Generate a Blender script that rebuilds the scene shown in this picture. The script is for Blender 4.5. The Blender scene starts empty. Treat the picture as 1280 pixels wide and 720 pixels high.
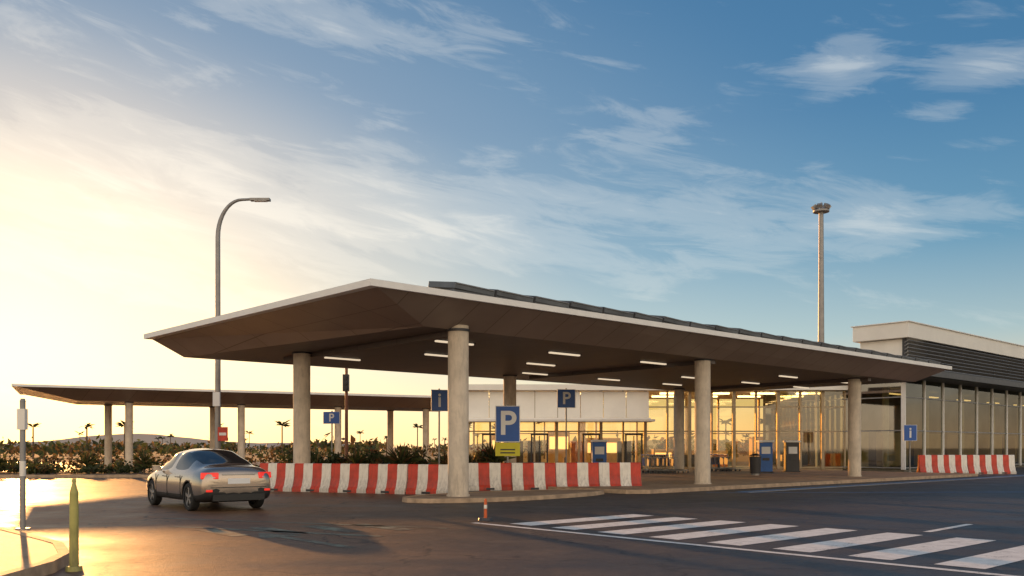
import bpy, math, random
from mathutils import Vector, Matrix
random.seed(7)
R=math.radians
scene=bpy.context.scene

# ------------------------------------------------------------------ materials
def newmat(name):
    m=bpy.data.materials.new(name); m.use_nodes=True
    nt=m.node_tree; b=nt.nodes['Principled BSDF']
    return m,nt,b
def N(nt,t,**k):
    n=nt.nodes.new(t)
    for a,v in k.items(): setattr(n,a,v)
    return n
def ramp(nt,src,stops,interp='LINEAR'):
    r=N(nt,'ShaderNodeValToRGB'); r.color_ramp.interpolation=interp
    e=r.color_ramp.elements
    while len(e)<len(stops): e.new(0.5)
    for i,(p,c) in enumerate(stops):
        e[i].position=p; e[i].color=(c[0],c[1],c[2],1) if hasattr(c,'__len__') else (c,c,c,1)
    nt.links.new(src,r.inputs[0]); return r.outputs[0]
def noise(nt,vec,scale,detail=5,rough=.55,dist=0):
    n=N(nt,'ShaderNodeTexNoise'); n.inputs['Scale'].default_value=scale
    n.inputs['Detail'].default_value=detail; n.inputs['Roughness'].default_value=rough
    n.inputs['Distortion'].default_value=dist
    if vec is not None: nt.links.new(vec,n.inputs['Vector'])
    return n.outputs['Fac']
def math_(nt,op,a,b=None,c=None,clamp=False):
    n=N(nt,'ShaderNodeMath',operation=op); n.use_clamp=clamp
    for i,v in enumerate((a,b,c)):
        if v is None: continue
        if isinstance(v,(int,float)): n.inputs[i].default_value=v
        else: nt.links.new(v,n.inputs[i])
    return n.outputs[0]
def mixc(nt,f,a,b,mode='MIX'):
    n=N(nt,'ShaderNodeMix',data_type='RGBA',blend_type=mode)
    def s(i,v):
        if isinstance(v,(int,float)): n.inputs[i].default_value=v if i==0 else (v,v,v,1)
        elif isinstance(v,tuple): n.inputs[i].default_value=(v[0],v[1],v[2],1)
        else: nt.links.new(v,n.inputs[i])
    s(0,f); s(6,a); s(7,b); return n.outputs[2]
def simple(name,col,rough=.6,metal=0,var=.15,scale=3,bump=0,bscale=40,spec=.5,emit=None,es=0,grime=0):
    m,nt,b=newmat(name)
    tc=N(nt,'ShaderNodeTexCoord').outputs['Object']
    n=noise(nt,tc,scale,6)
    lo=tuple(c*(1-var) for c in col); hi=tuple(min(1,c*(1+var)) for c in col)
    c=ramp(nt,n,[(.3,lo),(.7,hi)])
    if grime:
        mp=N(nt,'ShaderNodeMapping'); mp.inputs['Scale'].default_value=(5,5,.9); nt.links.new(tc,mp.inputs[0])
        g1=noise(nt,mp.outputs[0],2.5,7,.7)
        sz=N(nt,'ShaderNodeSeparateXYZ'); nt.links.new(tc,sz.inputs[0])
        low=math_(nt,'SUBTRACT',.55,math_(nt,'MULTIPLY',sz.outputs[2],.9),None,True)
        f=ramp(nt,math_(nt,'ADD',g1,math_(nt,'MULTIPLY',low,.35)),[(.50,0.),(.80,grime)])
        c=mixc(nt,f,c,(.07,.055,.045))
    nt.links.new(c,b.inputs['Base Color'])
    b.inputs['Roughness'].default_value=rough; b.inputs['Metallic'].default_value=metal
    b.inputs['Specular IOR Level'].default_value=spec
    if bump:
        bn=N(nt,'ShaderNodeBump'); bn.inputs['Strength'].default_value=bump; bn.inputs['Distance'].default_value=.02
        nt.links.new(noise(nt,tc,bscale,4),bn.inputs['Height']); nt.links.new(bn.outputs[0],b.inputs['Normal'])
    if emit:
        b.inputs['Emission Color'].default_value=(*emit,1); b.inputs['Emission Strength'].default_value=es
    return m

A=Vector((.743,.669,0)); B=Vector((-.669,.743,0))
angA=math.atan2(A.y,A.x)

def asphalt():
    m,nt,b=newmat('asphalt')
    tc=N(nt,'ShaderNodeTexCoord').outputs['Object']
    big=noise(nt,tc,.12,5,.6,.4); mid=noise(nt,tc,1.1,6,.65); med=noise(nt,tc,6,5,.7); fine=noise(nt,tc,45,3,.7)
    c1=ramp(nt,big,[(.3,(.042,.037,.035)),(.55,(.058,.049,.043)),(.75,(.080,.065,.053))])
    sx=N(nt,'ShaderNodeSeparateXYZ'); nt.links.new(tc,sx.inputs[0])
    glow_mask=math_(nt,'ADD',math_(nt,'MULTIPLY',sx.outputs[0],-.10),math_(nt,'MULTIPLY',math_(nt,'SUBTRACT',big,.5),1.6))
    glow_mask=ramp(nt,glow_mask,[(-.0,0.),(.60,1.)])
    c1=mixc(nt,math_(nt,'MULTIPLY',glow_mask,.9),c1,(.175,.088,.042))  # orange sun glow and haze painted into the asphalt colour on the left
    c2=ramp(nt,mid,[(.3,.62),(.7,1.3)])
    c=mixc(nt,1.0,c1,c2,'MULTIPLY')
    c=mixc(nt,.8,c,ramp(nt,med,[(.32,.6),(.68,1.4)]),'MULTIPLY')
    c3=ramp(nt,fine,[(.35,.5),(.65,1.55)])
    c=mixc(nt,.75,c,c3,'MULTIPLY')
    mp=N(nt,'ShaderNodeMapping'); mp.inputs['Rotation'].default_value=(0,0,-angA-math.pi/2); mp.inputs['Scale'].default_value=(.06,1.0,1)
    nt.links.new(tc,mp.inputs[0])
    tr=noise(nt,mp.outputs[0],.9,3,.5)
    lane=ramp(nt,tr,[(.5,0.),(.64,.5)])
    c=mixc(nt,lane,c,(.030,.026,.024))
    mp2=N(nt,'ShaderNodeMapping'); mp2.inputs['Rotation'].default_value=(0,0,-angA); mp2.inputs['Scale'].default_value=(.14,.3,1); nt.links.new(tc,mp2.inputs[0])
    vo=N(nt,'ShaderNodeTexVoronoi',distance='CHEBYCHEV'); vo.inputs['Scale'].default_value=1.0; nt.links.new(mp2.outputs[0],vo.inputs['Vector'])
    sc=N(nt,'ShaderNodeSeparateColor'); nt.links.new(vo.outputs['Color'],sc.inputs[0])
    pt=math_(nt,'MULTIPLY',math_(nt,'LESS_THAN',vo.outputs['Distance'],.26),math_(nt,'GREATER_THAN',sc.outputs[0],.72))
    c=mixc(nt,math_(nt,'MULTIPLY',pt,.55),c,(.024,.022,.021))
    v=N(nt,'ShaderNodeTexVoronoi',feature='DISTANCE_TO_EDGE'); v.inputs['Scale'].default_value=.33
    wv=N(nt,'ShaderNodeVectorMath',operation='ADD'); nt.links.new(tc,wv.inputs[0])
    nn=N(nt,'ShaderNodeTexNoise'); nn.inputs['Scale'].default_value=1.3; nn.inputs['Detail'].default_value=5; nt.links.new(tc,nn.inputs['Vector']); nt.links.new(nn.outputs['Color'],wv.inputs[1])
    nt.links.new(wv.outputs[0],v.inputs['Vector'])
    cr=math_(nt,'LESS_THAN',v.outputs['Distance'],.007)
    cr=math_(nt,'MULTIPLY',cr,math_(nt,'GREATER_THAN',big,.46))
    c=mixc(nt,math_(nt,'MULTIPLY',cr,.85),c,(.010,.010,.010))
    nt.links.new(c,b.inputs['Base Color'])
    nt.links.new(math_(nt,'SUBTRACT',ramp(nt,mid,[(.3,.46),(.7,.64)]),math_(nt,'MULTIPLY',lane,.12)),b.inputs['Roughness'])
    b.inputs['Specular IOR Level'].default_value=.5
    bn=N(nt,'ShaderNodeBump'); bn.inputs['Strength'].default_value=.5; bn.inputs['Distance'].default_value=.012
    nt.links.new(math_(nt,'ADD',math_(nt,'ADD',fine,med),math_(nt,'MULTIPLY',mid,1.5)),bn.inputs['Height']); nt.links.new(bn.outputs[0],b.inputs['Normal'])
    return m
def paint(name,col,wear=.5,base=(.055,.052,.05)):
    m,nt,b=newmat(name)
    tc=N(nt,'ShaderNodeTexCoord').outputs['Object']
    n=math_(nt,'ADD',math_(nt,'MULTIPLY',noise(nt,tc,2.2,6,.7),.6),math_(nt,'MULTIPLY',noise(nt,tc,28,4,.7),.4))
    f=ramp(nt,n,[(wear-.05,0.),(wear+.07,1.)])
    cc=mixc(nt,.8,col,ramp(nt,noise(nt,tc,5,6,.7),[(.3,.65),(.6,1.05)]),'MULTIPLY')
    nt.links.new(mixc(nt,f,base,cc),b.inputs['Base Color']); b.inputs['Roughness'].default_value=.6
    return m
def panel(name,col,pitch,rough=.45,var=.12):
    m,nt,b=newmat(name)
    tc=N(nt,'ShaderNodeTexCoord').outputs['Object']
    mp=N(nt,'ShaderNodeMapping'); mp.inputs['Rotation'].default_value=(0,0,-angA); nt.links.new(tc,mp.inputs[0])
    sp=N(nt,'ShaderNodeSeparateXYZ'); nt.links.new(mp.outputs[0],sp.inputs[0])
    def seam(o,p):
        f=math_(nt,'FRACT',math_(nt,'DIVIDE',o,p)); return math_(nt,'LESS_THAN',f,.03/p)
    s=math_(nt,'MAXIMUM',seam(sp.outputs[0],pitch),seam(sp.outputs[1],pitch*1.9))
    fl=N(nt,'ShaderNodeTexWhiteNoise',noise_dimensions='2D'); cb=N(nt,'ShaderNodeCombineXYZ')
    nt.links.new(math_(nt,'FLOOR',math_(nt,'DIVIDE',sp.outputs[0],pitch)),cb.inputs[0]); nt.links.new(math_(nt,'FLOOR',math_(nt,'DIVIDE',sp.outputs[1],pitch*1.9)),cb.inputs[1])
    nt.links.new(cb.outputs[0],fl.inputs['Vector'])
    tone=math_(nt,'ADD',math_(nt,'MULTIPLY',fl.outputs['Value'],var),math_(nt,'MULTIPLY',noise(nt,tc,.8,5),.4))
    c=ramp(nt,tone,[(.1,tuple(x*.8 for x in col)),(.5,tuple(x*1.2 for x in col))])
    c=mixc(nt,math_(nt,'MULTIPLY',s,.75),c,tuple(x*.3 for x in col))
    nt.links.new(c,b.inputs['Base Color']); b.inputs['Roughness'].default_value=rough
    return m
def glass(name,tint,fac,rough=.03):
    m=bpy.data.materials.new(name); m.use_nodes=True; nt=m.node_tree; nt.nodes.clear()
    o=N(nt,'ShaderNodeOutputMaterial'); t=N(nt,'ShaderNodeBsdfTransparent'); g=N(nt,'ShaderNodeBsdfGlossy'); mx=N(nt,'ShaderNodeMixShader')
    tc=N(nt,'ShaderNodeTexCoord').outputs['Object']
    t.inputs[0].default_value=(*tint,1); g.inputs['Roughness'].default_value=rough
    nt.links.new(ramp(nt,noise(nt,tc,.35,3),[(.3,.7),(.7,.95)]),g.inputs[0])
    mx.inputs[0].default_value=fac
    nt.links.new(t.outputs[0],mx.inputs[1]); nt.links.new(g.outputs[0],mx.inputs[2]); nt.links.new(mx.outputs[0],o.inputs[0])
    return m
def leafmat(name,col):
    m,nt,b=newmat(name)
    gi=N(nt,'ShaderNodeNewGeometry')
    c=ramp(nt,gi.outputs['Random Per Island'],[(0,tuple(x*.55 for x in col)),(1,tuple(x*1.5 for x in col))])
    nt.links.new(c,b.inputs['Base Color']); b.inputs['Roughness'].default_value=.6
    tr=N(nt,'ShaderNodeBsdfTranslucent'); nt.links.new(c,tr.inputs[0]); mx=N(nt,'ShaderNodeMixShader'); mx.inputs[0].default_value=.42
    nt.links.new(b.outputs[0],mx.inputs[1]); nt.links.new(tr.outputs[0],mx.inputs[2]); nt.links.new(mx.outputs[0],nt.nodes['Material Output'].inputs[0])
    return m

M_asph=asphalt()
M_white=paint('road_paint_white',(.82,.79,.74),.38)
M_faded=paint('road_paint_faded',(.19,.23,.18),.50,(.06,.05,.042))
M_blue=paint('road_paint_blue',(.10,.22,.42),.42)
M_conc=simple('concrete_column',(.66,.56,.44),.75,var=.16,scale=2.2,bump=.25,bscale=25,grime=.4)
M_kerb=simple('kerb_concrete',(.40,.28,.18),.7,var=.3,scale=4,bump=.4)
M_pave=simple('pavement',(.28,.19,.12),.65,var=.3,scale=1.5,bump=.3)
M_soil=simple('planting_soil',(.10,.06,.034),.95,var=.4,scale=2,bump=.6)
M_lip=simple('fascia_metal',(.88,.85,.80),.45,0,var=.05)
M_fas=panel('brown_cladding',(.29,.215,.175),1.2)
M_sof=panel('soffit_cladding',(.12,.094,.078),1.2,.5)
M_roof=simple('roof_membrane',(.12,.12,.12),.6)
M_rpan=simple('roof_panel',(.12,.13,.14),.45,.0,var=.35,scale=1)
M_strip=simple('light_strip',(.9,.85,.75),.4,emit=(1,.80,.56),es=.75)
M_hall=simple('hall_fill_strip',(.9,.85,.75),.4,emit=(1,.72,.40),es=8)  # ceiling strips added to brighten the hall interior
M_steel=simple('galvanised_steel',(.30,.29,.28),.5,.4)
M_dark=simple('dark_metal',(.045,.045,.05),.45,.2)
M_wht=simple('white_cladding',(.86,.82,.74),.5,var=.06,scale=.8)
M_red=simple('barrier_red',(.58,.055,.03),.45,var=.22,spec=.4,grime=.5)
M_bw=simple('barrier_white',(.84,.79,.71),.45,var=.10,grime=.5)
M_sblue=simple('sign_blue',(.012,.10,.42),.35,var=.05)
M_swhite=simple('sign_white',(.8,.8,.8),.4,var=.03)
M_syel=simple('sign_yellow',(.66,.60,.03),.4,var=.05)
M_yg=simple('bollard_yellow_green',(.44,.40,.12),.55,var=.25,grime=.5)
M_orange=simple('orange_plastic',(.65,.12,.03),.5,var=.1)
M_mull=simple('mullion_bronze',(.42,.32,.20),.45,.2)
M_floor=simple('terminal_floor',(.42,.31,.18),.3)
M_int=simple('interior_wall',(.58,.42,.22),.7,var=.25,scale=.6)
M_intd=simple('interior_wall_dark',(.15,.13,.09),.7,var=.35,scale=.6)
M_glassW=glass('glass_warm',(1.0,.90,.62),.12)
M_glassG=glass('glass_green',(.52,.55,.42),.22)
M_lit=simple('added_glow_panel',(.8,.6,.3),.5,emit=(1,.62,.24),es=1.5)  # glowing panels added to give the interiors a warm glow
M_g1=leafmat('leaf_dark',(.055,.070,.024)); M_g2=leafmat('leaf_mid',(.095,.105,.030)); M_g3=leafmat('leaf_dry',(.19,.115,.045)); M_bark=simple('bark',(.12,.08,.05),.9,bump=.5)
M_flower=leafmat('flower_red',(.35,.05,.03))
M_brass=simple('poster_warm',(.55,.20,.05),.5,var=.4,scale=2)

# ------------------------------------------------------------------ mesh builder
class MB:
    def __init__(s): s.v=[];s.f=[];s.m=[];s.s=[];s.mats=[]
    def mi(s,m):
        if m not in s.mats: s.mats.append(m)
        return s.mats.index(m)
    def add(s,vs,fs,m,smooth=False):
        o=len(s.v); s.v+= [tuple(v) for v in vs]; k=s.mi(m)
        for f in fs: s.f.append([i+o for i in f]); s.m.append(k); s.s.append(smooth)
    def box(s,c,size,m,rz=0,mat=None):
        x,y,z=[a/2 for a in size]
        T=mat if mat is not None else Matrix.Translation(Vector(c))@Matrix.Rotation(rz,4,'Z')
        vs=[T@Vector((a*x,b*y,d*z)) for d in(-1,1) for b in(-1,1) for a in(-1,1)]
        s.add(vs,[(0,2,3,1),(4,5,7,6),(0,1,5,4),(2,6,7,3),(0,4,6,2),(1,3,7,5)],m)
    def cyl(s,p0,p1,r0,r1,m,n=16,smooth=True,cap=True):
        p0=Vector(p0);p1=Vector(p1);d=(p1-p0).normalized()
        u=d.orthogonal().normalized();w=d.cross(u)
        vs=[]
        for p,r in((p0,r0),(p1,r1)):
            for i in range(n):
                a=2*math.pi*i/n; vs.append(p+(u*math.cos(a)+w*math.sin(a))*r)
        s.add(vs,[(i,(i+1)%n,n+(i+1)%n,n+i) for i in range(n)],m,smooth)
        if cap: s.add(vs,[list(range(n))[::-1],list(range(n,2*n))],m)
    def tube(s,pts,r,m,n=12):
        for i in range(len(pts)-1):
            a=r[i] if hasattr(r,'__len__') else r; b=r[i+1] if hasattr(r,'__len__') else r
            s.cyl(pts[i],pts[i+1],a,b,m,n)
    def build(s,name,loc=None,bevel=0,parent=None):
        me=bpy.data.meshes.new(name); me.from_pydata(s.v,[],s.f)
        for m in s.mats: me.materials.append(m)
        for p,k,sm in zip(me.polygons,s.m,s.s): p.material_index=k; p.use_smooth=sm
        me.update()
        o=bpy.data.objects.new(name,me); scene.collection.objects.link(o)
        if loc: o.location=loc
        if bevel:
            b=o.modifiers.new('Bevel','BEVEL'); b.width=bevel; b.segments=2; b.limit_method='ANGLE'
        if parent: o.parent=parent
        return o
def empty(name,loc=(0,0,0),rz=0):
    e=bpy.data.objects.new(name,None); scene.collection.objects.link(e); e.location=loc; e.rotation_euler=(0,0,rz); e.empty_display_size=.3; return e
def AB(o,a,b): return (o[0]+A.x*a+B.x*b, o[1]+A.y*a+B.y*b)

# ------------------------------------------------------------------ ground
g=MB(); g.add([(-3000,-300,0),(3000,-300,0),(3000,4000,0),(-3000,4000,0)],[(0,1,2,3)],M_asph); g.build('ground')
M_dry=simple('dry_land',(.22,.16,.09),.95,var=.3,scale=.05)
g=MB(); g.add([(-2900,95,.004),(2900,95,.004),(2900,3900,.004),(-2900,3900,.004)],[(0,1,2,3)],M_dry); g.build('terrain')

def strip(mb,p,q,w,m,z=.004):
    p=Vector((p[0],p[1],0));q=Vector((q[0],q[1],0));d=(q-p).normalized();n=Vector((-d.y,d.x,0))*w/2
    mb.add([(v.x,v.y,z) for v in(p-n,q-n,q+n,p+n)],[(0,1,2,3)],m)
cw=MB(); S0=(-.32,17.5)
strip(cw,AB(S0,-.25,.4),AB(S0,-.25,-13.0),.16,M_white)
for k in range(12):
    o=AB(S0,.15,-.55-1.17*k); strip(cw,o,AB(o,3.75,0),.62,M_white)
cw.build('crosswalk_marking')
rm=MB()
strip(rm,(9.0,17.3),(7.4,15.7),.14,M_white)
strip(rm,AB((8.4,32.2),-2,-1.2),AB((8.4,32.2),30,-1.2),.35,M_blue)
strip(rm,AB((8.4,32.2),-2,-1.6),AB((8.4,32.2),30,-1.6),.12,M_white)
strip(rm,(6.5,29.4),(34,30.8),.18,M_blue)
rm.build('road_marking')
rm=MB()
for i in range(4):
    o=(-4.6+i*.9,15.0+i*.35); strip(rm,o,AB(o,0,1.7),.35,M_faded)
strip(rm,(-6.5,16.8),(-2.2,14.9),.2,M_faded); strip(rm,(-7.5,18.8),(-1.2,16.4),.16,M_faded)
o=(-2.4,13.2); strip(rm,o,AB(o,0,2.2),.18,M_faded)
c=AB(o,0,2.2); t=[AB(c,-.4,0),AB(c,.4,0),AB(c,0,.9)]
rm.add([(p[0],p[1],.004) for p in t],[(0,1,2)],M_faded)
rm.build('road_marking')

def island(name,poly,h=.13,top=None,kw=.16):
    mb=MB(); cx=sum(p[0] for p in poly)/len(poly); cy=sum(p[1] for p in poly)/len(poly)
    inner=[]
    n=len(poly)
    for i in range(n):
        p=Vector(poly[i]);a=(Vector(poly[i-1])-p).normalized();b=(Vector(poly[(i+1)%n])-p).normalized()
        bis=(a+b); bis=bis.normalized() if bis.length>.05 else Vector((-b.y,b.x))
        s=max(.3,abs(a.x*bis.y-a.y*bis.x)); q=p+bis*kw/s
        if (Vector((cx,cy))-q).length>(Vector((cx,cy))-p).length: q=p-bis*kw/s
        inner.append(q)
    o=[(p[0],p[1],0) for p in poly]; t=[(p[0]+(q.x-p[0])*.12,p[1]+(q.y-p[1])*.12,h) for p,q in zip(poly,inner)]; q=[(x.x,x.y,h) for x in inner]
    f=[(i,(i+1)%n,n+(i+1)%n,n+i) for i in range(n)]+[(n+i,n+(i+1)%n,2*n+(i+1)%n,2*n+i) for i in range(n)]
    mb.add(o+t+q,f,M_kerb)
    mb.add([(x.x,x.y,h-.01) for x in inner],[list(range(n))],top or M_pave)
    mb.add(q+[(x.x,x.y,h-.01) for x in inner],[(i,(i+1)%n,n+(i+1)%n,n+i) for i in range(n)],M_kerb)
    return mb.build(name)
C1=(-1.55,25.4);C2=(7.34,33.9);C3=(16.7,42.9);C4=(-7.5,31.4);C5=(-.1,41.2);C6=(9.6,50.6)
island('pavement',[AB(C1,6.2,-1.0),AB(C1,6.8,-1.5),AB(C1,34,-1.7),AB(C1,36,12),AB(C1,30,30),AB(C1,8,20),AB(C1,6,2.0)])
rr=[]
for i in range(28):
    a=2*math.pi*i/28; rr.append(AB(C1,1.4+4.6*math.cos(a)*(1 if math.cos(a)>0 else .7),1.5*math.sin(a)))
island('kerb_island',rr,.12)
island('pavement',[(-40,20),(-9.6,16.2),(-8.9,15.3),(-6.9,13.2),(-6.45,12.7),(-5.75,11.5),(-5.5,10.6),(-5.4,9),(-40,2)][::-1],.14)
island('planting_bed',[(-60,44),(-12,44.5),(-11,47),(-60,56)],.15,M_soil)
island('planting_bed',[(-10.5,36),(-9.7,35),(-3,37.2),(-1.5,38),(-2,46),(-12,45)],.15,M_soil)

# ------------------------------------------------------------------ canopies
def canopy(name,outer,inner,ztop,zs,lip,cols,r,base=.0):
    e=empty(name,(outer[0][0],outer[0][1],0)); L=-Vector((outer[0][0],outer[0][1],0))
    def fin(mb,n,bevel=0):
        o=mb.build(n,bevel=bevel); o.parent=e; o.location=L; return o
    n=4
    mb=MB()
    t=[(p[0],p[1],ztop) for p in outer]; b=[(p[0],p[1],ztop-lip) for p in outer]
    mb.add(t+b,[(i,(i+1)%n,n+(i+1)%n,n+i) for i in range(n)],M_lip)
    cx=Vector((sum(p[0] for p in outer)/4,sum(p[1] for p in outer)/4))
    q=[]
    for p in outer:
        d=(cx-Vector(p)).normalized()*.28; q.append((p[0]+d.x,p[1]+d.y,ztop-lip))
    mb.add(b+q,[(i,(i+1)%n,n+(i+1)%n,n+i) for i in range(n)],M_lip); fin(mb,'edge_trim')
    q2=[(x[0],x[1],ztop-lip-.001) for x in q]
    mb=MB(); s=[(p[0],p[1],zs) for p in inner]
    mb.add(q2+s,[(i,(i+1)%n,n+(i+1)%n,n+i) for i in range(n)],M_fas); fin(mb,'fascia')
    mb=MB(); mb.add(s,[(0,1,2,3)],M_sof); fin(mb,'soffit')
    mb=MB(); mb.add([(x[0],x[1],ztop+.002) for x in outer],[(3,2,1,0)],M_roof); fin(mb,'roof')
    mb=MB()
    for c in cols:
        mb.cyl((c[0],c[1],base),(c[0],c[1],zs+.12),r,r,M_conc,32)
        mb.cyl((c[0],c[1],base),(c[0],c[1],base+.16),r+.05,r+.035,M_conc,32)
        mb.cyl((c[0],c[1],zs-.05),(c[0],c[1],zs+.02),r+.04,r+.04,M_dark,32)
    fin(mb,'columns')
    return e,L
P0=(-3.5,21.8);PL=(-13.6,32.5);PR=(22.65,45.3);PB=(12.55,56.0)
S_0=(-2.46,24.6);SL=(-12.3,33.0);SR=(20.7,45.2);SB=(12.1,54.3)
can,L=canopy('canopy',[P0,PR,PB,PL],[S_0,SR,SB,SL],5.7,4.9,.17,[C1,C2,C3,C4,C5,C6],.30)
mb=MB()
Rd=Vector((PR[0]-P0[0],PR[1]-P0[1],0)); RL=Rd.length; Rd.normalize(); Rn=Vector((-Rd.y,Rd.x,0))
def RP(a,b,z): 
    p=Vector((P0[0],P0[1],0))+Rd*a+Rn*b; return (p.x,p.y,z)
mb.add([RP(2.9,.35,5.71),RP(RL-.8,.35,5.71),RP(RL-.8,12.5,5.71),RP(2.9,12.5,5.71),RP(3.1,.6,6.0),RP(RL-1,.6,5.90),RP(RL-.8,12.5,6.0),RP(2.9,12.5,6.12)],
  [(0,1,5,4),(1,2,6,5),(2,3,7,6),(3,0,4,7),(4,5,6,7)],M_roof)
o=mb.build('roof_upstand'); o.parent=can;o.location=L
mb=MB(); a=3.0; k=0
while a<RL-1.6:
    w=1.44; p=Vector(RP(a+w/2,1.05,6.05-.10*a/RL+random.uniform(-.012,.012)))
    T=Matrix.Translation(p)@Matrix.Rotation(math.atan2(Rd.y,Rd.x),4,'Z')@Matrix.Rotation(R(10+random.uniform(-1.5,1.5)),4,'X')@Matrix.Rotation(R(2.4+random.uniform(-.5,.5)),4,'Y')
    mb.box(None,(w,1.25,.17),M_rpan,mat=T)
    mb.box(None,(.05,1.3,.22),M_dark,mat=T@Matrix.Translation((w/2+.035,0,0)))
    mb.box(None,(w*.94,.02,.03),M_steel,mat=T@Matrix.Translation((0,-.64,.06)))
    a+=1.52;k+=1
o=mb.build('roof_panels',bevel=.01); o.parent=can;o.location=L
mb=MB()
for bi,b0 in enumerate((3.2,6.6,10.0)):
    for ai in range(6):
        if (ai+bi)%4==3: continue
        aa=3.6+ai*5.0+(2.1 if bi%2 else 0)
        p=AB(C1,aa-2.0,b0-1.0)
        mb.box((p[0],p[1],4.86),(1.5,.11,.06),M_strip,rz=angA)
        mb.box((p[0],p[1],4.893),(1.6,.2,.02),M_dark,rz=angA)
o=mb.build('light_strips'); o.parent=can;o.location=L
mb=MB()
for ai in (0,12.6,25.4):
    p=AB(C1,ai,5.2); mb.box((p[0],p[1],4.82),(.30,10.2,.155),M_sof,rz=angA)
o=mb.build('soffit_beams'); o.parent=can;o.location=L

d2=Vector((26.2,13,0)).normalized(); n2=Vector((-d2.y,d2.x,0))
def Q(a,b): return (-27.3+d2.x*a+n2.x*b, 48+d2.y*a+n2.y*b)
L2=29.2
cols=[Q(a,2.2) for a in (6.0,12.5,18.7,24.9)]+[Q(a,6.6) for a in (5.0,11.4,17.6,23.8)]
canopy('canopy',[Q(0,0),Q(L2,0),Q(L2,8.5),Q(0,8.5)],[Q(3.2,1.8),Q(L2-1.5,1.8),Q(L2-1.5,7),Q(3.2,7)],5.0,4.25,.13,cols,.22)

# ------------------------------------------------------------------ terminal building
tb=empty('terminal_building',(9,62,0)); TL=-Vector((9,62,0))
def fin(mb,n,bevel=0):
    o=mb.build(n,bevel=bevel); o.parent=tb; o.location=TL; return o
x0,x1,y0,y1=-3,22.0,58,67
mb=MB(); mb.box(((x0+x1)/2,(y0+y1)/2,.07),(x1-x0,y1-y0,.13),M_floor); fin(mb,'floor')
mb=MB(); mb.box(((x0+x1)/2,(y0+y1)/2,5.45),(x1-x0+1.2,y1-y0+1.6,.35),M_wht); mb.box(((x0+x1)/2,(y0+y1)/2,5.66),(x1-x0,y1-y0,.06),M_roof); fin(mb,'roof')
mb=MB()
for i in range(8):
    xa=x0+i*1.5; mb.box((xa+.75,57.86,4.35),(1.46,.18,1.72),M_wht)
mb.box((3,57.9,3.42),(12.2,.3,.12),M_lip)
mb.box((3,56.9,3.26),(12.2,2.0,.14),M_wht)
fin(mb,'white_fascia')
mb=MB()
for yy in(y0,y1): mb.add([(x0,yy,.14),(x1,yy,.14),(x1,yy,5.27),(x0,yy,5.27)],[(0,1,2,3)],M_glassW)
fin(mb,'glazing')
mb=MB()
for i in range(18):
    x=x0+.1+i*(x1-x0-.2)/17
    mb.box((x,y0-.05,2.7),(.12 if i%2 else .2,.22,5.13),M_mull)
for i in range(9):
    x=x0+.1+i*(x1-x0-.2)/8; mb.box((x,y1+.05,2.7),(.14,.2,5.13),M_mull)
for z in(.22,2.6,4.2):
    mb.box(((x0+x1)/2,y0-.01,z),(x1-x0,.1,.08),M_mull)
mb.box(((x0+x1)/2,y1+.01,2.6),(x1-x0,.1,.08),M_mull)
fin(mb,'mullions')
mb=MB()
for x in(-1,5.0,12.5):
    mb.cyl((x,62.5,.13),(x,62.5,5.27),.22,.22,M_conc,16)
for x,w,h in((-.5,2.2,2.3),(3.4,1.6,2.6),(6.6,2.6,2.1),(11,1.4,1.3),(14.6,2.2,1.2),(18.4,1.8,2.2)):
    mb.box((x,64.5,.13+h/2),(w,1.0,h),M_int)
    mb.box((x,63.99,h*.72),(w*.85,.03,h*.35),M_lit)
for x in (0.3,1.5,4.4,7.5): mb.box((x,59.0,1.05),(.9,.5,1.8),M_dark if x!=4.4 else M_brass)
for x in (10,12.2,14,17,19): mb.box((x,60,.6),(1.3,.5,.9),M_dark if x!=14 else M_brass)
fin(mb,'interior_fittings',.02)
mb=MB()
for i in range(8):
    for yy in (60,63.5): mb.box((-1.5+i*3.1,yy,5.2),(1.6,.25,.06),M_hall)
fin(mb,'hall_fill_lights')
mb=MB()
for x in(-1.4,1.8,5.2,8.0):
    for s in(-1,1): mb.box((x+s*.52,57.8,1.25),(.09,.12,2.25),M_dark)
    mb.box((x,57.8,2.4),(1.15,.12,.12),M_dark)
    mb.box((x,57.8,1.2),(.06,.08,2.2),M_dark)
fin(mb,'doors')
W0=(24.5,55); ra=angA
def WP(a,b): return AB(W0,a,b)
mb=MB(); p=WP(22,5); mb.box((p[0],p[1],.07),(44,10,.13),M_intd,rz=ra); fin(mb,'wing_floor')
mb=MB(); p=WP(22,9.9); mb.box((p[0],p[1],3),(44,.2,5.8),M_intd,rz=ra); p=WP(44,5); mb.box((p[0],p[1],3),(.2,10,5.8),M_intd,rz=ra)
for i in range(6):
    p=WP(5+i*6.5,6); mb.box((p[0],p[1],1.4),(3.2,1.0,2.5),M_int,rz=ra)
    p=WP(5+i*6.5,3.5); mb.cyl((p[0],p[1],.14),(p[0],p[1],5.9),.22,.22,M_conc,16)
    p=WP(3+i*6.5,5); mb.box((p[0],p[1],5.5),(2.2,.3,.08),M_lit,rz=ra)
fin(mb,'wing_interior')
mb=MB()
def wq(a0,b0,a1,b1,z0,z1,m):
    p=WP(a0,b0);q=WP(a1,b1); mb.add([(p[0],p[1],z0),(q[0],q[1],z0),(q[0],q[1],z1),(p[0],p[1],z1)],[(0,1,2,3)],m)
wq(0,0,44,0,.14,5.85,M_glassG); wq(0,0,0,10,.14,5.85,M_glassG); fin(mb,'wing_glazing')
mb=MB()
for i in range(16):
    p=WP(i*2.9,-.02); mb.box((p[0],p[1],3.0),(.12,.14,5.72),M_lip,rz=ra)
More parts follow.
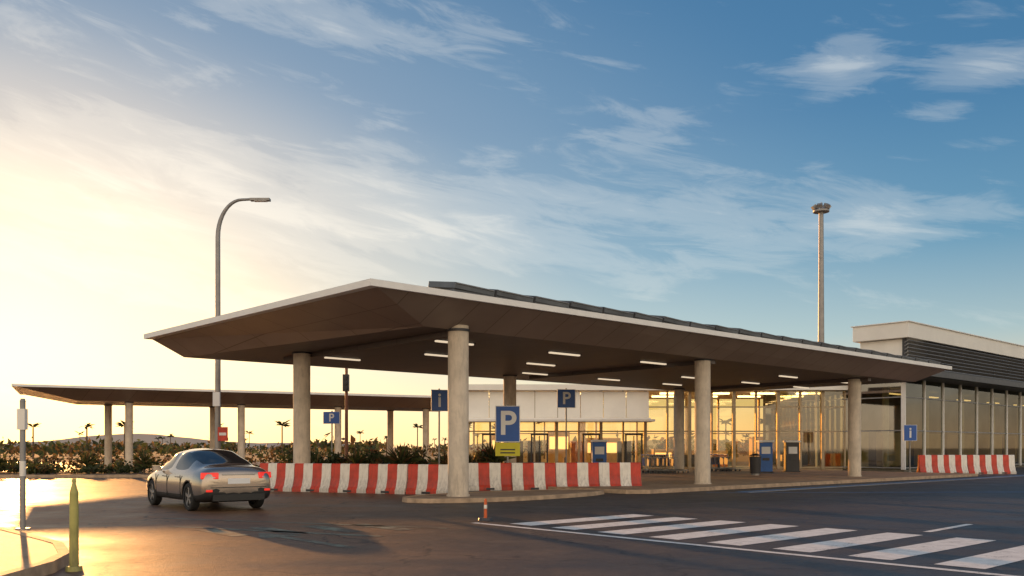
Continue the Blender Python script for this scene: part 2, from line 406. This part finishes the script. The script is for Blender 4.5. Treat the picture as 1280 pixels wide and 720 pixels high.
for i in range(4):
    p=WP(-.02,i*2.9+.1); mb.box((p[0],p[1],3.0),(.14,.10,5.72),M_lip,rz=ra)
for z in(.25,2.6,4.7):
    p=WP(22,-.02); mb.box((p[0],p[1],z),(43.9,.08,.07),M_steel,rz=ra); p=WP(-.02,5); mb.box((p[0],p[1],z),(.08,9.9,.07),M_steel,rz=ra)
fin(mb,'wing_mullions')
mb=MB(); p=WP(22,4.2); mb.box((p[0],p[1],6.05),(46,12,.35),M_roof,rz=ra)
p=WP(22,-1.3); mb.box((p[0],p[1],6.1),(46.3,.5,.5),M_dark,rz=ra)
p=WP(22,1.2); mb.box((p[0],p[1],7.3),(43.6,1.6,2.15),M_dark,rz=ra)
fin(mb,'wing_roof')
mb=MB()
for i in range(8):
    p=WP(22,-.2); 
    T=Matrix.Translation((p[0],p[1],6.55+i*.23))@Matrix.Rotation(ra,4,'Z')@Matrix.Rotation(R(-28),4,'X')
    mb.box(None,(44.2,.30,.035),M_steel,mat=T)
for i in range(16):
    p=WP(.1+i*2.9,0); mb.box((p[0],p[1],7.35),(.08,.28,2.0),M_dark,rz=ra)
fin(mb,'louvres')
mb=MB(); p=WP(22,1.4); mb.box((p[0],p[1],8.85),(44.6,3.6,.95),M_wht,rz=ra); mb.box((p[0],p[1],9.36),(44.8,3.8,.07),M_lip,rz=ra)
p=WP(1.3,1.5); mb.box((p[0],p[1],7.3),(2.4,2.8,2.1),M_wht,rz=ra)
fin(mb,'parapet',.02)

# ------------------------------------------------------------------ barriers
def barrier(p,q,h=1.0,start=0,seg=.46):
    p=Vector((*p,0));q=Vector((*q,0));D=(q-p);Ln=D.length;ang=math.atan2(D.y,D.x)
    n=max(1,round(Ln/(seg*4)));ul=Ln/n
    for u in range(n):
        mb=MB()
        prof=[(-.24,0),(-.24,.12),(-.18,.2),(-.10,.48),(-.07,h-.04),(-.045,h),(.045,h),(.07,h-.04),(.10,.48),(.18,.2),(.24,.12),(.24,0)]
        for k in range(4):
            a=ul*k/4+(.015 if k==0 else 0); b=ul*(k+1)/4-(.015 if k==3 else 0)
            m=M_red if (k+start)%2==0 else M_bw
            vs=[(a,y,z) for y,z in prof]+[(b,y,z) for y,z in prof]; m_=len(prof)
            fs=[(i,m_+i,m_+(i+1)%m_,(i+1)%m_) for i in range(m_)]
            if k==0: fs.append(list(range(m_))[::1])
            if k==3: fs.append(list(range(m_,2*m_))[::-1])
            mb.add(vs,fs,m)
        mb.box((ul/2,-.19,.06),(.3,.14,.07),M_dark); mb.cyl((ul/2,0,h-.01),(ul/2,0,h+.03),.05,.045,M_dark,10)
        o=mb.build('traffic_barrier'); jx=random.uniform(-.05,.05)
        o.location=p+D.normalized()*ul*u+Vector((0,jx,0)); o.rotation_euler=(0,0,ang+R(random.uniform(-1.8,1.8)))
barrier((-8.85,31.0),(-2.0,28.2),seg=.34,h=.97)
barrier((-1.6,31.0),(4.7,32.3),start=1,seg=.36,h=.97)
barrier((23.3,50.5),(29.2,51.2),h=1.1,start=0,seg=.37)
# short orange delineator post
mb=MB(); mb.cyl((0,0,0),(0,0,.05),.16,.14,M_dark,16); mb.cyl((0,0,.05),(0,0,.42),.035,.03,M_orange,12); mb.cyl((0,0,.24),(0,0,.32),.036,.034,M_bw,12); mb.cyl((0,0,.42),(0,0,.45),.03,.012,M_orange,12)
o=mb.build('delineator_post'); o.location=(-.55,18.3,0)

M_tb=simple('trolley_blue',(.02,.12,.42),.4)
def trolley_row(x,y,n,rz):
    for i in range(n):
        mb=MB(); sx=.32
        for s in(-1,1):
            mb.tube([(.45,s*sx*.7,.12),(-.35,s*sx,.18),(-.45,s*sx,1.0)],.018,M_steel,8)
            mb.cyl((-.35,s*sx-.02,.07),(-.35,s*sx+.02,.07),.07,.07,M_dark,12)
        mb.cyl((.45,-.02,.06),(.45,.02,.06),.06,.06,M_dark,12)
        mb.cyl((-.45,-sx,1.0),(-.45,sx,1.0),.03,.03,M_tb,10)
        mb.box((0,0,.2),(.75,.42,.03),M_steel); mb.box((-.40,0,.62),(.03,.58,.42),M_tb); mb.box((-.3,0,.85),(.24,.5,.03),M_steel)
        o=mb.build('luggage_trolley'); a=i*.27
        o.location=(x+math.cos(rz)*a,y+math.sin(rz)*a,.12); o.rotation_euler=(0,0,rz)
trolley_row(7.6,48.2,7,R(4)); trolley_row(12.0,52.0,5,R(8))
for x,y in((14.3,49.8),(16.2,51.0),(4.6,46.5)):
    mb=MB(); mb.box((0,0,.85),(.75,.5,1.7),M_tb if x!=16.2 else M_dark); mb.box((0,-.255,1.25),(.5,.02,.4),M_swhite); mb.box((0,-.26,.75),(.4,.03,.16),M_dark); mb.box((0,-.06,1.76),(.85,.66,.1),M_swhite); mb.box((0,0,.03),(.85,.6,.06),M_dark)
    o=mb.build('ticket_machine',bevel=.02); o.location=(x,y,.12)

# ------------------------------------------------------------------ signs
def text_mesh(t,size,mat,loc,parent,rx=R(90)):
    cu=bpy.data.curves.new('txt','FONT'); cu.body=t; cu.size=size; cu.align_x='CENTER'; cu.align_y='CENTER'; cu.extrude=.004; cu.offset=size*.018
    ob=bpy.data.objects.new('txt',cu); scene.collection.objects.link(ob)
    bpy.context.view_layer.update(); dg=bpy.context.evaluated_depsgraph_get()
    me=bpy.data.meshes.new_from_object(ob.evaluated_get(dg)); bpy.data.objects.remove(ob)
    me.materials.clear(); me.materials.append(mat)
    o=bpy.data.objects.new('lettering',me); scene.collection.objects.link(o); o.parent=parent; o.location=loc; o.rotation_euler=(rx,0,0)
def sign(name,x,y,w,z0,z1,zb=0,txt='P',extra=None,rz=0,ptop=None,pr=.035,pole=M_steel):
    e=empty(name,(x,y,zb),rz)
    mb=MB(); mb.cyl((0,.05,0),(0,.05,(ptop or z1)-zb+.05),pr,pr,pole,12); mb.cyl((0,.05,0),(0,.05,.04),.1,.1,pole,12); mb.build('post',parent=e)
    mb=MB(); mb.box((0,0,(z0+z1)/2-zb),(w,.03,z1-z0),M_swhite); mb.box((0,-.004,(z0+z1)/2-zb),(w*.94,.03,(z1-z0)*.96),M_sblue)
    mb.box((0,.03,(z0+z1)/2-zb),(w*.5,.03,.06),M_steel)
    if extra:
        mb.box((0,0,(extra[0]+z0-.02)/2-zb),(w,.03,z0-.02-extra[0]),M_syel)
        for k in range(2): mb.box((0,-.018,extra[0]+.12+k*.12-zb),(w*.6,.004,.05),M_dark)
    mb.build('panel',bevel=.004,parent=e)
    if txt: text_mesh(txt,(z1-z0)*.92 if len(txt)==1 else (z1-z0)*.3,M_swhite,(0,-.024,(z0+z1)/2-zb-.01),e)
    return e
sign('parking_sign',-.16,32.9,.92,1.72,3.08,extra=(1.2,))
sign('parking_sign',2.5,40.5,.85,3.35,4.2,rz=R(6))
e=sign('pedestrian_sign',-3.05,37,.72,3.05,3.95,txt='i',rz=R(20))
sign('pedestrian_sign',22.4,49.5,.75,1.9,2.8,.13,txt='i')
sign('direction_sign',-8.2,40,.8,2.6,3.15,txt='P',rz=R(-10))
mb=MB(); mb.cyl((0,0,0),(0,0,2.15),.045,.045,M_steel,16); mb.cyl((0,0,2.15),(0,0,2.2),.05,.03,M_steel,16); mb.cyl((0,0,0),(0,0,.03),.11,.11,M_steel,16)
mb.box((0,-.01,1.85),(.13,.10,.35),M_wht); mb.cyl((0,0,.9),(0,0,1.15),.049,.049,M_bw,16)
o=mb.build('marker_post'); o.location=(-8.2,14.75,.13)
mb=MB(); mb.cyl((0,0,0),(0,0,.95),.055,.05,M_yg,16); mb.cyl((0,0,.95),(0,0,1.08),.05,.018,M_yg,16); mb.cyl((0,0,1.08),(0,0,1.13),.028,.02,M_yg,12)
mb.cyl((0,0,0),(0,0,.06),.10,.09,M_yg,16)
o=mb.build('bollard'); o.location=(-5.35,10.75,0)
for x,y in((3.4,56),(5.2,55.5),(10.6,56.3),(13,55.4)):
    mb=MB(); mb.cyl((0,0,0),(0,0,.85),.07,.07,M_dark,12); mb.cyl((0,0,.85),(0,0,.92),.07,.03,M_dark,12); o=mb.build('bollard'); o.location=(x,y,.0)
mb=MB(); mb.cyl((0,0,.1),(0,0,.95),.26,.30,M_dark,20); mb.cyl((0,0,.98),(0,0,1.1),.33,.12,M_dark,20); mb.cyl((0,0,0),(0,0,.1),.2,.2,M_steel,16)
for k in range(3): mb.cyl((.25*math.cos(k*2.1),.25*math.sin(k*2.1),.9),(.25*math.cos(k*2.1),.25*math.sin(k*2.1),1.0),.02,.02,M_steel,8)
o=mb.build('litter_bin'); o.location=(12.3,44.5,.12)

mb=MB(); pts=[(0,0,0),(0,0,6),(0,0,10.6)]; rad=[.13,.115,.10]
for i in range(1,11):
    a=R(9*i); pts.append((1.05*(1-math.cos(a)),0,10.6+1.62*math.sin(a))); rad.append(.10-.004*i)
pts.append((1.45,0,12.24)); rad.append(.055)
mb.tube(pts,rad,M_steel,14); mb.cyl((0,0,0),(0,0,.9),.17,.16,M_steel,16)
mb.box((1.83,0,12.22),(.85,.26,.10),M_steel); mb.box((1.85,0,12.155),(.55,.18,.03),M_swhite)
mb.box((.28,-.2,2.1),(.42,.04,.6),M_red); mb.box((.28,-.225,2.1),(.3,.01,.12),M_swhite); mb.box((.0,-.2,3.6),(.3,.03,.6),M_swhite)
o=mb.build('street_lamp'); o.location=(-12.7,38,0)
mb=MB(); mb.cyl((0,0,0),(0,0,22.6),.33,.2,M_steel,20); mb.cyl((0,0,22.4),(0,0,22.55),.7,.7,M_steel,20)
for k in range(6):
    a=k*math.pi/3; c=(.62*math.cos(a),.62*math.sin(a)); T=Matrix.Translation((c[0],c[1],22.85))@Matrix.Rotation(a,4,'Z')@Matrix.Rotation(R(35),4,'Y')
    mb.box(None,(.35,.45,.3),M_steel,mat=T)
mb.cyl((0,0,22.6),(0,0,23.3),.05,.03,M_steel,8)
o=mb.build('floodlight_mast'); o.location=(27.4,78,0)
M_post=simple('post_brown',(.22,.09,.05),.5)
mb=MB(); mb.cyl((0,0,0),(0,0,5.3),.09,.07,M_post,12); mb.box((0,-.1,4.6),(.28,.25,.8),M_dark)
for k in range(3): mb.cyl((0,-.23,4.35+k*.25),(0,-.3,4.35+k*.25),.09,.09,M_dark,12)
mb.cyl((0,0,0),(0,0,.1),.16,.14,M_dark,12)
o=mb.build('traffic_signal'); o.location=(-7.9,42,0)

# ------------------------------------------------------------------ vegetation
def leaves(mb,c,rad,n,size,mats,up=0):
    for _ in range(n):
        while True:
            p=Vector((random.uniform(-1,1),random.uniform(-1,1),random.uniform(-1,1)))
            if p.length<1: break
        p=p*(.55+.45*random.random())
        q=Vector((c[0]+p.x*rad[0],c[1]+p.y*rad[1],max(.16,c[2]+p.z*rad[2])))
        d=Vector((random.gauss(0,1),random.gauss(0,1),random.gauss(0,1)+up)).normalized(); w=d.orthogonal().normalized()
        w.rotate(Matrix.Rotation(random.uniform(0,6.28),3,d)); s=size*random.uniform(.6,1.4)
        mb.add([q-w*s*.35,q+d*s*.5-w*s*.1+w*s*.35,q+d*s*1.2,q+d*s*.5-w*s*.45],[(0,1,2,3)],random.choice(mats))
def spiky(mb,c,h,n,mats):
    for _ in range(n):
        az=random.uniform(0,6.28);t=random.uniform(.15,1.3);l=h*random.uniform(.7,1.1)
        d=Vector((math.cos(az)*math.sin(t),math.sin(az)*math.sin(t),math.cos(t)));w=Vector((-math.sin(az),math.cos(az),0))*h*.045
        p=Vector(c);m1=p+d*l*.5;tip=p+d*l-Vector((0,0,l*.2*t))
        mb.add([p-w*.6,p+w*.6,m1+w,tip,m1-w],[(0,1,2,3,4)],random.choice(mats))
def shrub(x,y,w,h,n,kind):
    mb=MB(); 
    if kind=='spiky':
        mb.cyl((0,0,0),(0,0,h*.4),.08,.05,M_bark,8); spiky(mb,(0,0,h*.4),h*.7,60,[M_g1,M_g2,M_g2,M_g3]); spiky(mb,(.1,0,h*.2),h*.6,40,[M_g1,M_g2])
        o=mb.build('yucca_plant')
    else:
        for k in range(4):
            a=random.uniform(0,6.28); mb.cyl((0,0,0),(math.cos(a)*w*.3,math.sin(a)*w*.3,h*.6),.03,.012,M_bark,6)
        for k in range(7):
            r=w*random.uniform(.28,.45); cx=random.uniform(-.6,.6)*w;cy=random.uniform(-.4,.4)*w;cz=random.uniform(.2,.75)*h-.1
            leaves(mb,(cx,cy,cz),(r,r,r*.8*min(1,h)),n//7,.15,[M_g1,M_g1,M_g2] if k%3 else [M_g2,M_g3,M_g3])
        leaves(mb,(0,0,.3),(w*.8,w*.6,.25),60,.18,[M_g1])
        if random.random()<.25: leaves(mb,(0,0,h*.8),(w*.4,w*.4,.15),40,.07,[M_flower])
        o=mb.build('shrub')
    o.location=(x,y,.12)
for i in range(19):
    x=-9.6+i*.48+random.uniform(-.2,.2); y=37.6+random.uniform(-.3,3)+i*.05
    shrub(x,y,random.uniform(.9,1.3),random.uniform(1.2,1.75),600,'spiky' if i%4==2 else 'leaf')
for i in range(34):
    x=-44+i*.98+random.uniform(-.3,.3); y=45.8+random.uniform(0,3)
    shrub(x,y,random.uniform(1.0,1.5),random.uniform(.45,.95) if i%4!=1 else 1.3,380,'spiky' if i%4==1 else 'leaf')
mb=MB(); 
for i in range(90):
    x=-52+i*.56
    if random.random()<.12: continue
    leaves(mb,(x+random.uniform(-.3,.3),58+max(0,(x+27))*.30+random.uniform(-.4,.4),.5),(.7,.6,random.uniform(.35,.8)),60,.22,[M_g1,M_g2,M_g3,M_g3])
mb.build('hedge')
mb=MB()
for i in range(300):
    y=random.uniform(100,330); x=random.uniform(-.75,.75)*y; h=random.uniform(1.2,2.8)*(1+y/600)
    if i%6==0:
        h*=1.6; mb.cyl((x,y,0),(x,y,h),.12,.1,M_bark,5,cap=False)
        for _ in range(16):
            az_=random.uniform(0,6.28); d=Vector((math.cos(az_),math.sin(az_),random.uniform(-.3,.7)))*h*.28; w=Vector((-d.y,d.x,0))*.16; p=Vector((x,y,h))
            mb.add([p,p+d*.5+w+Vector((0,0,.2)),p+d,p+d*.5-w+Vector((0,0,.2))],[(0,1,2,3)],M_g1)
    else:
        for k in range(4): leaves(mb,(x+random.uniform(-3,3),y,h*random.uniform(.3,.65)),(h*.9,h*.7,h*.38),24,h*.24,[M_g1,M_g2,M_g3])
mb.build('distant_trees')
M_hill=simple('hill_haze',(.55,.42,.32),1,var=.1,scale=.002)
mb=MB(); n=120; vs=[]
for i in range(n+1):
    a=R(-60+120*i/n); rr_=2600; h=24+16*math.sin(i*.21)+9*math.sin(i*.53+1)+random.uniform(-1.5,1.5); h*= .7+.4*max(0,-math.sin(a))
    x=rr_*math.sin(a);y=rr_*math.cos(a); vs+=[(x,y,0),(x*1.04,y*1.04,h*1.0)]
mb.add(vs,[(2*i,2*i+2,2*i+3,2*i+1) for i in range(n)],M_hill,True); mb.build('hills')

# ------------------------------------------------------------------ car
def make_car(loc,rz):
    e=empty('car',loc,rz)
    Mp,nt,b=newmat('car_paint'); tc=N(nt,'ShaderNodeTexCoord').outputs['Object']
    nt.links.new(ramp(nt,noise(nt,tc,300,2),[(.3,(.36,.30,.25)),(.7,(.44,.37,.31))]),b.inputs['Base Color'])
    b.inputs['Metallic'].default_value=.8; b.inputs['Roughness'].default_value=.22; b.inputs['Coat Weight'].default_value=.9; b.inputs['Coat Roughness'].default_value=.04
    Mg=simple('car_glass',(.015,.018,.02),.06,spec=.8); Mt=simple('tyre_rubber',(.02,.02,.02),.85); Mr=simple('wheel_alloy',(.45,.45,.45),.3,.8)
    Ml=simple('tail_lamp_red',(.50,.01,.01),.2,emit=(1,.04,.02),es=.6); Mk=simple('car_black_trim',(.02,.02,.02),.5); Mh=simple('head_lamp',(.7,.7,.7),.1)
    st=[(-2.30,.42,.60,.70,.74,.55,.78,.42,.79),
        (-2.26,.30,.80,.80,.90,.72,.97,.55,.98),
        (-2.12,.22,.87,.84,.97,.76,1.05,.62,1.07),
        (-1.75,.20,.90,.85,.97,.78,1.06,.64,1.08),
        (-1.60,.20,.905,.86,.97,.79,1.09,.62,1.12),
        (-1.15,.20,.91,.86,.96,.81,1.27,.60,1.31),
        (-.72,.20,.91,.86,.95,.82,1.40,.57,1.455),
        (-.10,.20,.91,.85,.94,.82,1.43,.57,1.49),
        (.02,.20,.91,.85,.94,.82,1.43,.57,1.49),
        (.55,.20,.91,.84,.93,.82,1.36,.58,1.42),
        (1.0,.20,.91,.83,.93,.82,1.13,.62,1.18),
        (1.32,.20,.905,.82,.92,.80,.97,.64,1.00),
        (1.75,.20,.89,.79,.86,.74,.90,.58,.92),
        (2.12,.24,.83,.70,.76,.66,.79,.5,.81),
        (2.28,.34,.62,.60,.64,.5,.66,.38,.67)]
    rings=[]
    for(x,zb,w,zs,zbe,wb,zr,wr,zt) in st:
        h=[(0,zb),(w*.6,zb),(w*.94,zb+.02),(w,zb+.16),(w*1.005,(zb+zs)/2+.1),(w*.975,zs),(wb,zbe),(wr,zr),(wr*.5,zt),(0,zt+.008)]
        ring=[(x,y,z) for y,z in h]+[(x,-y,z) for y,z in h[-2:0:-1]]
        rings.append(ring)
    n=len(rings[0]); me=bpy.data.meshes.new('body')
    vs=[v for r in rings for v in r]; fs=[];ms=[]
    for i in range(len(rings)-1):
        for j in range(n):
            fs.append((i*n+j,i*n+(j+1)%n,(i+1)*n+(j+1)%n,(i+1)*n+j))
            jj=j if j<9 else n-1-j
            k=0
            if jj==6 and i in(5,6,8,9): k=1
            if jj in(7,8) and i in(4,5,9,10): k=1
            if jj in(0,1): k=2
            if jj==2 : k=2
            ms.append(k)
    fs.append(tuple(range(n))[::-1]);ms.append(0); fs.append(tuple((len(rings)-1)*n+j for j in range(n)));ms.append(0)
    me.from_pydata(vs,[],fs)
    for m in(Mp,Mg,Mk): me.materials.append(m)
    for p,k in zip(me.polygons,ms): p.material_index=k;p.use_smooth=True
    import bmesh
    bm=bmesh.new(); bm.from_mesh(me); bmesh.ops.recalc_face_normals(bm,faces=bm.faces)
    cl=bm.edges.layers.float.new('crease_edge')
    for ed in bm.edges:
        fm={f.material_index for f in ed.link_faces}
        if fm=={0,1}: ed[cl]=.45
    bm.to_mesh(me); bm.free()
    ob=bpy.data.objects.new('body',me); scene.collection.objects.link(ob)
    ss=ob.modifiers.new('s','SUBSURF'); ss.levels=2; ss.render_levels=2
    cut=MB()
    for x in(-1.38,1.40):
        for s in(-1,1): cut.cyl((x,s*.62,.34),(x,s*1.2,.34),.375,.375,Mk,32,smooth=False)
    co=cut.build('cutter'); bo=ob.modifiers.new('b','BOOLEAN'); bo.object=co; bo.solver='EXACT'
    bpy.context.view_layer.update(); dg=bpy.context.evaluated_depsgraph_get()
    nm=bpy.data.meshes.new_from_object(ob.evaluated_get(dg)); nm.name='body'; ob.modifiers.clear(); ob.data=nm; bpy.data.objects.remove(co)
    ob.parent=e
    mb=MB()
    for x in(-1.38,1.40):
        for s in(-1,1):
            prof=[(.24,.10),(.31,.10),(.335,.07),(.335,-.07),(.31,-.10),(.24,-.10)]
            for (r0,y0_),(r1,y1_) in zip(prof,prof[1:]): mb.cyl((x,s*.80+y0_,.335),(x,s*.80+y1_-1e-4,.335),r0,r1,Mt,32,cap=False)
            mb.cyl((x,s*.76,.335),(x,s*.83,.335),.235,.235,Mk,32)
            mb.cyl((x,s*.82,.335),(x,s*.885,.335),.06,.05,Mr,16)
            for k in range(5):
                a=k*2*math.pi/5; T=Matrix.Translation((x,s*.855,.335))@Matrix.Rotation(a,4,'Y')@Matrix.Translation((0,0,.13)); mb.box(None,(.07,.04,.22),Mr,mat=T)
            for k in range(24):
                a=k*math.pi/12;T=Matrix.Translation((x,s*.865,.335))@Matrix.Rotation(a,4,'Y')@Matrix.Translation((0,0,.235)); mb.box(None,(.064,.03,.03),Mr,mat=T)
    mb.build('wheels',parent=e)
    mb=MB()
    for s in(-1,1):
        T=Matrix.Translation((-2.185,s*.66,.845))@Matrix.Rotation(R(-s*24),4,'Z')@Matrix.Rotation(R(8),4,'Y')
        mb.box(None,(.12,.40,.15),Ml,mat=T)
        mb.box(None,(.125,.16,.04),Mh,mat=T@Matrix.Translation((-.002,-s*.06,-.04)))
        T=Matrix.Translation((2.08,s*.62,.64))@Matrix.Rotation(R(s*28),4,'Z'); mb.box(None,(.14,.34,.13),Mh,mat=T)
    mb.build('lamps',bevel=.03,parent=e)
    mb=MB()
    mb.box((-2.285,0,.72),(.04,.54,.13),M_swhite); mb.box((-2.26,0,.72),(.05,.70,.19),Mk)
    mb.box((-2.275,0,.335),(.10,1.25,.15),Mk); mb.box((-2.28,0,.88),(.035,.8,.03),Mr)
    mb.box((-2.27,0,.575),(.06,1.35,.018),Mk)
    for s in(-1,1):
        mb.cyl((-2.32,s*.5,.30),(-2.15,s*.5,.30),.045,.045,Mr,14)
        mb.box((.72,s*.97,.99),(.11,.20,.13),Mp); mb.box((.72,s*.90,.94),(.06,.12,.04),Mk)
        for x in(-.62,.35): mb.box((x,s*.918,.80),(.17,.02,.03),Mr)
        for x in(-.88,.10,.98): mb.box((x,s*.908,.58),(.012,.02,.52),Mk)
        mb.box((-2.27,s*.70,.50),(.05,.14,.05),Ml)
    mb.build('trim',bevel=.004,parent=e)
make_car((-7.9,22.6,0),R(90+39))

# ------------------------------------------------------------------ light
az,el=R(-29.5),R(7.5)
S=Vector((math.sin(az)*math.cos(el),math.cos(az)*math.cos(el),math.sin(el)))
ld=bpy.data.lights.new('sun','SUN'); ld.energy=5.0; ld.angle=R(.6); ld.color=(1,.46,.14)
lo=bpy.data.objects.new('sun',ld); scene.collection.objects.link(lo); lo.rotation_euler=(-S).to_track_quat('-Z','Y').to_euler(); lo.location=(-30,40,20)

w=bpy.data.worlds.new('World'); scene.world=w; w.use_nodes=True; nt=w.node_tree; nt.nodes.clear()
out=N(nt,'ShaderNodeOutputWorld')
sky=N(nt,'ShaderNodeTexSky',sky_type='NISHITA'); sky.sun_disc=False; sky.sun_elevation=el; sky.sun_rotation=az; sky.dust_density=.4
b1=N(nt,'ShaderNodeBackground'); b1.inputs[1].default_value=.05; nt.links.new(sky.outputs[0],b1.inputs[0])
tc=N(nt,'ShaderNodeTexCoord').outputs['Generated']; sp=N(nt,'ShaderNodeSeparateXYZ'); nt.links.new(tc,sp.inputs[0])
X,Y,Z=sp.outputs
m=lambda op,a,b=None,c=None,cl=False: math_(nt,op,a,b,c,cl)
AZ=m('ARCTAN2',X,Y); EL=m('ARCSINE',Z)
base=ramp(nt,Z,[(0,(.76,.49,.28)),(.055,(.60,.48,.36)),(.12,(.26,.36,.41)),(.21,(.055,.20,.34)),(.34,(0.008,.12,.275)),(.7,(0,.07,.20))])
back=ramp(nt,m('MULTIPLY',Y,-1.),[(0,0.),(.45,1.)],'EASE')
back_fill=ramp(nt,Z,[(0,(1.,.74,.50)),(.25,(1.,.80,.58)),(.6,(.62,.56,.50)),(1,(.2,.25,.3))])  # warm bright sky behind the camera, added as fill light
back_fill=mixc(nt,1.0,back_fill,(1.0,1.0,1.0),'MULTIPLY')
sc_=N(nt,'ShaderNodeVectorMath',operation='SCALE'); nt.links.new(back_fill,sc_.inputs[0]); sc_.inputs['Scale'].default_value=1.5; back_fill=sc_.outputs[0]
dx=m('SUBTRACT',AZ,R(-33)); dz=m('MULTIPLY',m('SUBTRACT',EL,.10),2.05)
dist=m('SQRT',m('ADD',m('MULTIPLY',dx,dx),m('MULTIPLY',dz,dz)))
gl=ramp(nt,m('DIVIDE',dist,1.4),[(0,1.),(.15,.93),(.34,.54),(.52,.17),(.8,0.)],'EASE')
glc=ramp(nt,m('DIVIDE',dist,1.4),[(0,(1.0,.76,.46)),(.13,(.97,.68,.40)),(.32,(.72,.55,.40)),(.6,(.42,.46,.45))])
col=mixc(nt,gl,base,glc)
r=R(-11); U=m('ADD',m('MULTIPLY',AZ,math.cos(r)),m('MULTIPLY',EL,math.sin(r)*1)); Vv=m('ADD',m('MULTIPLY',AZ,-math.sin(r)),m('MULTIPLY',EL,math.cos(r)))
def cvec(a,b,z=0):
    c=N(nt,'ShaderNodeCombineXYZ'); nt.links.new(m('MULTIPLY',U,a),c.inputs[0]); nt.links.new(m('MULTIPLY',Vv,b),c.inputs[1]); c.inputs[2].default_value=z; return c.outputs[0]
n1=noise(nt,cvec(1.5,8.5,3.1),1.7,8,.58,.6); n2=noise(nt,cvec(4.5,20,1.3),1.9,8,.66,.8)
nn_=m('ADD',m('MULTIPLY',n1,.62),m('MULTIPLY',n2,.38))
def gauss(a0,e0,sa,se):
    a=m('DIVIDE',m('SUBTRACT',AZ,R(a0)),R(sa)); b=m('DIVIDE',m('SUBTRACT',EL,R(e0)),R(se))
    return m('EXPONENT',m('MULTIPLY',m('ADD',m('MULTIPLY',a,a),m('MULTIPLY',b,b)),-1))
bias=None
for (a0,e0,sa,se,k) in((-20,15,20,4.0,.15),(6,14,20,2.4,.12),(20.4,22.3,2.6,1.7,.17),(28.3,20.8,3,1.2,.17),(9.5,20,6,1.6,.11),(24,13.3,6,1.3,.15),(-6,25,9,1.5,.10),(26,19,2,.6,.12),(-16,26.5,5,1.5,.08)):
    t=m('MULTIPLY',gauss(a0,e0,sa,se),k); bias=t if bias is None else m('ADD',bias,t)
cf=ramp(nt,m('ADD',nn_,bias),[(.53,0.),(.63,.30),(.78,.8)],'EASE')
cc=mixc(nt,m('MULTIPLY',gl,1.,None,True),(.56,.58,.58),(.98,.80,.60))
col=mixc(nt,m('MULTIPLY',cf,.85),col,cc)
col=mixc(nt,back,col,back_fill)
b2=N(nt,'ShaderNodeBackground'); b2.inputs[1].default_value=.97; nt.links.new(col,b2.inputs[0])
ad=N(nt,'ShaderNodeAddShader'); nt.links.new(b1.outputs[0],ad.inputs[0]); nt.links.new(b2.outputs[0],ad.inputs[1]); nt.links.new(ad.outputs[0],out.inputs[0])

# ------------------------------------------------------------------ camera
cd=bpy.data.cameras.new('camera'); cd.sensor_width=36; cd.lens=30.94; cd.shift_y=.15625; cd.clip_end=8000; cd.clip_start=.1
co=bpy.data.objects.new('camera',cd); scene.collection.objects.link(co); co.location=(0,0,1.5); co.rotation_euler=(R(90),0,0); scene.camera=co
scene.view_settings.view_transform='Standard'; scene.view_settings.look='None'; scene.view_settings.exposure=0
